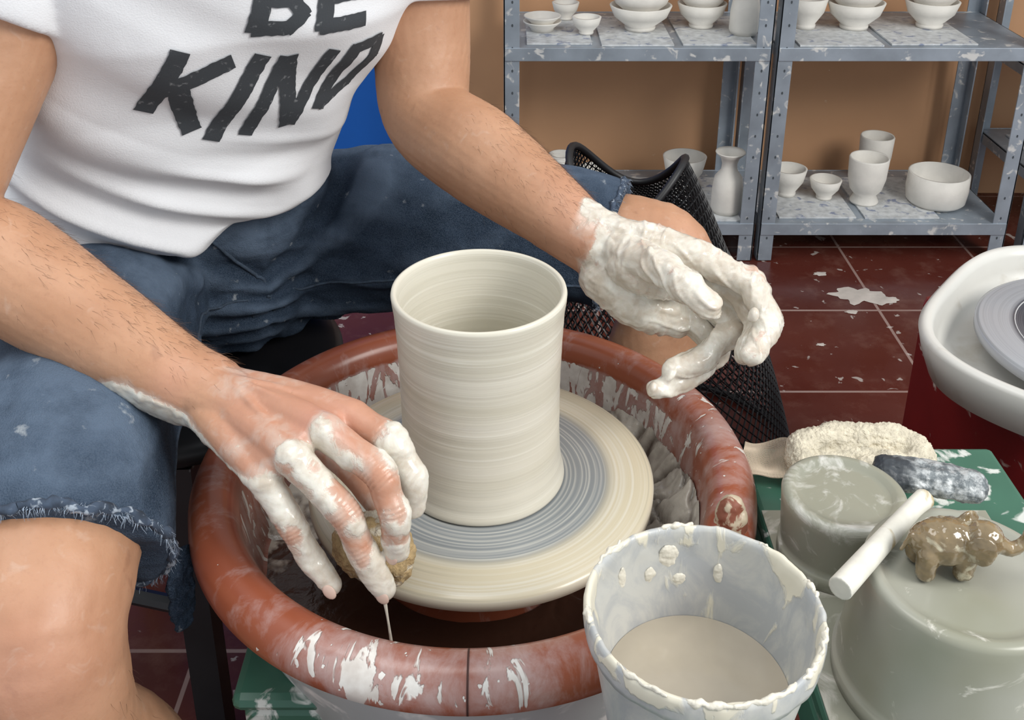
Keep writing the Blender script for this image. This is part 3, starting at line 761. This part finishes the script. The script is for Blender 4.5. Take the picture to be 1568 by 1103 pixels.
def hand(g,Wr,fing,th,rad=1.,pal=1.):
    mc=[f_[0] for f_ in fing]; Wv=Vector(Wr)
    acr=(Vector(mc[0])-Vector(mc[-1])).normalized()
    for k,f_ in enumerate(fing):
        s=(.0105,.0105,.0100,.0088)[k]*rad
        base=Wv+acr*(.014-.0095*k)
        m0=Vector(f_[0]); mid=base.lerp(m0,.55)+Vector((0,0,.003))
        g.tube([(*base,.0135*pal),(*mid,.0135*pal),(*m0,s*1.15)],side=acr,sub=5,seg=16)
        P=[(*f_[0],s*1.12),(*Vector(f_[0]).lerp(Vector(f_[1]),.5),s*1.0),(*f_[1],s*1.05),(*Vector(f_[1]).lerp(Vector(f_[2]),.5),s*.91),(*f_[2],s*.93),(*Vector(f_[2]).lerp(Vector(f_[3]),.6),s*.84),(*f_[3],s*.74)]
        g.tube(P,side=acr,sub=5,seg=16)
        if k<3:
            n0=Vector(fing[k+1][0]); b2=Wv+acr*(.014-.0095*(k+.5)); mm_=(m0+n0)/2
            g.tube([(*b2,.0135*pal),(*b2.lerp(mm_,.55),.0135*pal),(*b2.lerp(mm_,.95),.0108)],side=acr,sub=5,seg=16)
    t=th
    g.tube([(*Wv.lerp(Vector(t[0]),.6),.015*pal),(*t[0],.0155*pal),(*Vector(t[0]).lerp(Vector(t[1]),.5),.0145*pal),(*t[1],.0125*rad),(*Vector(t[1]).lerp(Vector(t[2]),.5),.0108*rad),(*t[2],.0115*rad),(*t[3],.0092*rad)],side=acr,sub=5,seg=16)
    a=Vector(t[0]).lerp(Vector(t[1]),.6); b=Vector(mc[0]).lerp(Wv,.45)
    g.tube([(*a,.011),(*b,.011)],side=acr,sub=3,seg=14)
skin,nt,b=newmat('skin')
A=attr(nt,'clay').outputs['Fac']; Rd=attr(nt,'red').outputs['Fac']
sk=mixc(nt,mapr(nt,noi(nt,18,5),.3,.7),(.44,.225,.125),(.54,.30,.18))
sk=mixc(nt,mapr(nt,noi(nt,260,3),.55,.75,0,.2),sk,(.34,.155,.085))
sk=mixc(nt,mapr(nt,noi(nt,45,5),.66,.74,0,.35),sk,(.26,.12,.07))
sk=mixc(nt,Rd,sk,(.58,.27,.20))
film=mapr(nt,mathn(nt,'ADD',A,mathn(nt,'MULTIPLY',mathn(nt,'SUBTRACT',noi(nt,70,5,dist=1.0),.5),.9)),.12,.55,0,.78)
ck=mapr(nt,mathn(nt,'ADD',A,mathn(nt,'MULTIPLY',mathn(nt,'SUBTRACT',noi(nt,95,6,dist=.8,rough=.6),.5),1.0)),.44,.60)
cl=mixc(nt,mapr(nt,noi(nt,48,6,dist=.6,rough=.6),.38,.64),(.57,.50,.41),(.76,.73,.65))
wet=mixc(nt,film,sk,(.62,.49,.41))
out=mixc(nt,ck,wet,cl); nt.links.new(out,b.inputs['Base Color'])
nt.links.new(mapr(nt,A,.0,.4,.50,.17),b.inputs['Roughness'])
b.inputs['Subsurface Weight'].default_value=.12; b.inputs['Subsurface Radius'].default_value=(.01,.004,.002); b.inputs['Subsurface Scale'].default_value=.5
bump(nt,b,mathn(nt,'ADD',mathn(nt,'MULTIPLY',noi(nt,350,4),.4),mathn(nt,'MULTIPLY',ck,.9)),.42,.0010)
def finish_skin(me,clay,red):
    setattr_f(me,'clay',np.clip(clay,0,1)); setattr_f(me,'red',np.clip(red,0,1))
# right arm
g=Geo(); g.tube(RA,side=(0,0,1),sub=8,seg=32); hand(g,RW,[RI,RM,RR,RP],RTh,1.15,1.08)
g.tube([(-.300,.722,.662,.031),(-.262,.708,.648,.029),(-.225,.690,.642,.028),(-.190,.668,.643,.025)],side=(.3,1,-.1),flat=.85,sub=6)
for q in (RI[0],RM[0],RR[0]): g.ell((q[0],q[1],q[2]+.003),(.011,.011,.010),None,14,8)
g.ell((-.262,.690,.648),(.014,.012,.013),None,14,8)
for q in (RI[0],RM[0],RR[0]): g.tube([(-.225,.690,.663,.0030),((-.225+q[0])/2,(.690+q[1])/2,(.665+q[2]+.008)/2+.001,.0030),(q[0],q[1],q[2]+.007,.0036)],sub=4,seg=10)
me=g.remesh('arm_right',.0015,7)
c=getco(me); no_=getno(me); n1=fr(c,45); n2=fr(c,80,3); n3=nz(c,25,(5,2,1)); n4=nz(c,55,(1,7,1))
dip=segd(c,RI[1:]); dpk=segd(c,RP); dr=segd(c,RR); dmd=segd(c,RM)
uln=segd(c,[(-.310,.690,.640),(-.250,.662,.618),(-.205,.635,.610),(-.178,.600,.616)])
tips=np.min([np.linalg.norm(c-np.array(f_[3]),axis=1) for f_ in (RI,RM,RR,RP)],axis=0)
blotch=np.clip(n3*1.4+n4*1.1,-.6,.7)
clay=.85*sst(-uln,-.028,-.013)+.15*blotch*(uln<.03)
fing=sst(-np.minimum(np.minimum(dpk,dr),np.minimum(dmd,dip)),-.018,-.012)
clay=np.maximum(clay,fing*(.50+.55*blotch)); clay=np.maximum(clay,.80*sst(-tips,-.028,-.012)+.3*blotch*(tips<.03))
clay=np.maximum(clay,sst(-dip,-.018,-.012)*(.72+.4*blotch)); clay=np.maximum(clay,sst(-dpk,-.018,-.010)*(.66+.5*blotch))
near=sst(c[:,0],-.25,-.20); clay=np.maximum(clay,near*(.18+.32*blotch))
red=.40*near+.5*np.exp(-(np.linalg.norm(c-np.array(RM[0]),axis=1)/.018)**2)+.4*np.exp(-(np.linalg.norm(c-np.array((-.262,.690,.655)),axis=1)/.02)**2)
cz=sst(clay,.45,.75)
crease=np.zeros(len(c))
for f_ in (RI,RM,RR,RP):
    for k in (1,2):
        a=np.array(f_[k]); d=np.array(f_[k+1])-np.array(f_[k-1]); d=d/np.linalg.norm(d); s=(c-a)@d; L=np.linalg.norm(c-a,axis=1)
        crease-= .0006*np.where(L<.015,np.maximum(0,np.cos(s*2*math.pi/.0034)),0)
setco(me,c+no_*(cz*(.0006+.0013*np.maximum(0,n2+.1))+crease*(1-cz)+.0004*n1)[:,None])
finish_skin(me,clay,red); obj('arm_right',me,skin,man); armR=me; clR=clay
# left arm
g=Geo(); g.tube(LA,side=(0,0,1),sub=8,seg=32); hand(g,LW,[LI,LM,LR,LP],LTh,1.20,1.14)
g.tube([(.040,.912,.698,.035),(.070,.885,.688,.033),(.105,.868,.672,.033),(.145,.858,.66,.026)],side=(.2,.3,.9),flat=.85,sub=6)
g.tube([(.085,.862,.660,.023),(.118,.848,.638,.024),(.152,.846,.620,.016)],side=(0,0,1),sub=4)
g.tube([(.105,.842,.680,.019),(.130,.830,.672,.018),(.158,.832,.668,.014)],side=(0,0,1),sub=4)
for q in ((.150,.786,.697,.007),(.120,.814,.703,.007),(.205,.775,.667,.005),(.137,.774,.606,.006),(.122,.766,.598,.005)):
    g.ell(q[:3],(q[3]*1.4,q[3],q[3]*.6),Matrix.Rotation(q[0]*40,3,'Y'),14,8)
me=g.remesh('arm_left',.0014,6)
c=getco(me); no_=getno(me); n1=fr(c,45,7); n2=fr(c,60,2,3); n3=nz(c,30); n5=nz(c,48,(2,9,4))
dL=(np.array(LI[0])-np.array(LW)); dL/=np.linalg.norm(dL); s=(c-np.array(LW))@dL
clay=sst(s+.03*n3,-.026,-.010)*(.86+.42*n3+.30*n5); cz=sst(s+.03*n3,-.022,-.004)
wl=nz(c,24,(4,4,4)); st_=np.sin((c[:,0]*.5+c[:,2]*1.0-c[:,1]*.6)*2*math.pi/.014+wl*6)
rdg=np.clip(st_,0,1)**2*np.clip(.22+n3*2.1,0,1)
wl2=nz(c,35,(9,4,4)); st2=np.sin((c[:,0]*1.0-c[:,2]*.4)*2*math.pi/.012+wl2*6); rd2=np.clip(st2,0,1)**3*np.clip(.1-n3*2.0,0,1)
setco(me,c+no_*(cz*(.0020*rdg+.0014*rd2+.0018*n2+.0006)+.0004*n1)[:,None])
red=.25*sst(s,-.08,0)
finish_skin(me,clay,red); obj('arm_left',me,skin,man); armL=me; clL=clay
# legs, trunk, neck, head
g=Geo()
g.loft([ering((-.36,1.15),.12,.09,.50),ering((-.345,1.08),.12,.08,.66),ering((-.30,1.03),.14,.09,.80),ering((-.26,.96),.155,.085,.92),ering((-.245,.935),.11,.06,.99),ering((-.237,.925),.062,.058,1.02)])
g.tube([(-.245,.94,.99,.062),(-.232,.915,1.05,.057),(-.215,.885,1.11,.056)],side=(1,0,0),sub=4)
HC=Vector((-.185,.83,1.19)); hr=Matrix.Rotation(math.atan2(F.y,F.x),3,'Z')@Matrix.Rotation(math.radians(28),3,'Y')
def hp(x,y,z): return HC+hr@Vector((x,y,z))
g.ell(HC,(.095,.074,.110),hr); g.ell(hp(.035,0,-.05),(.055,.052,.060),hr); g.ell(hp(.055,0,-.095),(.024,.028,.018),hr)
g.tube([(*hp(.092,0,.01),.008),(*hp(.105,0,-.015),.010),(*hp(.110,0,-.032),.013)],sub=3,seg=12)
g.ell(hp(.086,0,.020),(.016,.045,.010),hr)
g.ell(hp(.086,0,-.062),(.012,.024,.008),hr); g.ell(hp(.084,0,-.073),(.012,.021,.007),hr)
for s_ in (-1,1): g.ell(hp(-.005,s_*.077,-.01),(.018,.008,.030),hr,14,10)
g.tube([(-.368,.70,.565,.066),(-.350,.62,.562,.068),(-.340,.565,.543,.064),(-.333,.550,.500,.057),(-.328,.555,.43,.053),(-.312,.585,.35,.058),(-.300,.59,.22,.044),(-.296,.590,.09,.034)],side=(1,0,0),sub=6,seg=28)
g.tube([(.03,1.17,.55,.065),(.13,1.155,.545,.064),(.188,1.145,.532,.061),(.192,1.135,.47,.052),(.172,1.130,.40,.054),(.135,1.11,.24,.043),(.115,1.10,.09,.034)],side=(1,0,0),sub=6,seg=28)
me=g.remesh('body',.0035,6); c=getco(me)
red=.45*np.exp(-(np.linalg.norm(c-np.array((-.335,.52,.54)),axis=1)/.05)**2)+.4*np.exp(-(np.linalg.norm(c-np.array((.21,1.10,.54)),axis=1)/.05)**2)
n3=nz(c,40); clay=np.where(c[:,2]<.62,.02+.12*n3,0)
setco(me,c+getno(me)*(fr(c,30)*.0012)[:,None])
finish_skin(me,clay,red); obj('body_legs_head',me,skin,man); bodyM=me
hairm=simple('brown_hair',(.035,.02,.012),.6,.4,200,bmp=.8,bs=300)
g=Geo(); g.ell(hp(-.018,0,.030),(.096,.083,.096),hr); g.ell(hp(-.045,0,-.015),(.060,.078,.075),hr)
me=g.remesh('hair',.003,4); c=getco(me); setco(me,c+getno(me)*(fr(c,70)*.006)[:,None]); obj('hair',me,hairm,man)
g=Geo()
for s_ in (-1,1): g.ell(hp(.083,s_*.031,.0),(.011,.014,.009),hr,14,10)
obj('eyes',mesh('eyes',g.v,g.f),simple('eye_white',(.75,.73,.70),.2),man)
g=Geo()
for s_ in (-1,1): g.ell(hp(.092,s_*.031,-.001),(.004,.006,.006),hr,10,8); g.tube([(*hp(.098,s_*.014,.024),.003),(*hp(.096,s_*.034,.030),.0035),(*hp(.084,s_*.052,.024),.002)],sub=3,seg=8)
obj('irises_brows',mesh('ib',g.v,g.f),hairm,man)
g=Geo()
for (x,y,dx,dy) in ((-.300,.590,-.01,-.10),(.115,1.10,.10,.02)):
    d=Vector((dx,dy,0)).normalized(); P=[(x-d.x*.045,y-d.y*.045,.040,.036),(x+d.x*.02,y+d.y*.02,.045,.040),(x+d.x*.10,y+d.y*.10,.036,.044),(x+d.x*.18,y+d.y*.18,.028,.034)]
    g.tube(P,side=d.cross(Vector((0,0,1))),flat=.75,sub=5)
    g.tube([(x,y,.05,.042),(x,y,.10,.040)],side=(1,0,0),sub=2)
me=g.remesh('shoes',.004,4); c=getco(me); c[:,2]=np.maximum(c[:,2],.002); setco(me,c); obj('shoes',me,simple('shoe_canvas',(.08,.08,.09),.8,.2,40),man)
nail=simple('fingernail',(.62,.45,.37),.25,.1,40)
g=Geo()
for f_ in (RM,RR,RP):
    t=Vector(f_[3]); d=(t-Vector(f_[2])).normalized(); dor=Vector((-.25,-.75,.35)); dor=(dor-d*dor.dot(d)).normalized(); x=d.cross(dor)
    rot=Matrix((x,d,dor)).transposed(); g.ell(t+dor*.0078+d*.001,(.0048,.0064,.0014),rot,14,8)
obj('fingernails',mesh('nails',g.v,g.f),nail,man)
fv=[];ff=[]
for me_,cl_,A_,rng,cnt in ((armR,clR,RA,(-.50,-.225),2300),(armL,clL,LA,(-.06,.075),1900)):
    c=getco(me_); no_=getno(me_); idx=np.where((cl_<.2)&(c[:,0]>rng[0])&(c[:,0]<rng[1])&(c[:,2]<.78)&(c[:,2]>.60))[0]
    pw=((c[idx,0]-rng[0])/(rng[1]-rng[0])); up=np.clip(.25+.75*(no_[idx,1]*.6+no_[idx,2]*.5),.05,1); keep=[int(k) for k,w_,u_ in zip(idx,pw,up) if rr.random()<(.10+.9*w_)*u_]
    ax=(Vector(A_[-1][:3])-Vector(A_[4][:3])).normalized()
    for k in rr.sample(keep,min(cnt,len(keep))):
        n_=Vector(no_[k])
        strand(Vector(c[k])-n_*.0003,ax*1.0+n_*.28+Vector((rr.uniform(-.4,.4),rr.uniform(-.4,.4),rr.uniform(-.5,.2))),rr.uniform(.007,.015),.00010,.2,.08)
c=getco(bodyM); no_=getno(bodyM); idx=np.where((c[:,2]<.50)&(c[:,2]>.12)&(c[:,0]<-.2))[0]
for k in rr.sample([int(i) for i in idx],900):
    n_=Vector(no_[k]); strand(Vector(c[k]),Vector((0,0,-1))+n_*.4,rr.uniform(.008,.014),.0001,.3)
obj('body_hair',mesh('body_hair',fv,ff),simple('arm_hair_brown',(.10,.05,.027),.6,.2,50),man,False)
# sponge
g=Geo(); g.ell((-.108,.632,.5475),(.031,.024,.026)); g.ell((-.094,.622,.545),(.020,.02,.022))
me=g.remesh('sponge',.0012,4); c=getco(me); n2=nz(c,110); n4=nz(c,330)
setco(me,c+getno(me)*(n2*.003+n4*.0014)[:,None]); c=getco(me); c[:,2]=np.maximum(c[:,2],.5212); setco(me,c)
obj('throwing_sponge',me,simple('sponge_tan',(.42,.30,.15),.8,.3,120,splat=((.66,.60,.48),50,.54,.62),bmp=1,bs=400))
g=Geo(); g.tube([(-.093,.581,.545,.0018),(-.091,.579,.527,.0009),(-.089,.577,.505,.0012),(-.088,.576,.490,.0006)],sub=3,seg=8)
obj('slip_drip',mesh('slip_drip',g.v,g.f),claym,man)

# ---------------- lights ----------------
w=bpy.data.worlds.new('world'); scn.world=w; w.use_nodes=True
bg=w.node_tree.nodes['Background']; bg.inputs[0].default_value=(.87,.935,1,1); bg.inputs[1].default_value=.80
def area(name,loc,tgt,size,e,col):
    l=bpy.data.lights.new(name,'AREA'); l.shape='RECTANGLE'; l.size=size[0]; l.size_y=size[1]; l.energy=e; l.color=col
    o=bpy.data.objects.new(name,l); COL.objects.link(o); o.location=loc
    o.rotation_euler=(Vector(tgt)-Vector(loc)).to_track_quat('-Z','Y').to_euler(); return o
area('window_light',(1.9,-.4,2.3),(-.1,.9,.5),(1.2,1.2),64,(1,.975,.935))
area('ceiling_lamp',(-.6,.6,2.9),(-.1,1.0,.4),(1.2,1.2),20,(1,.98,.95))
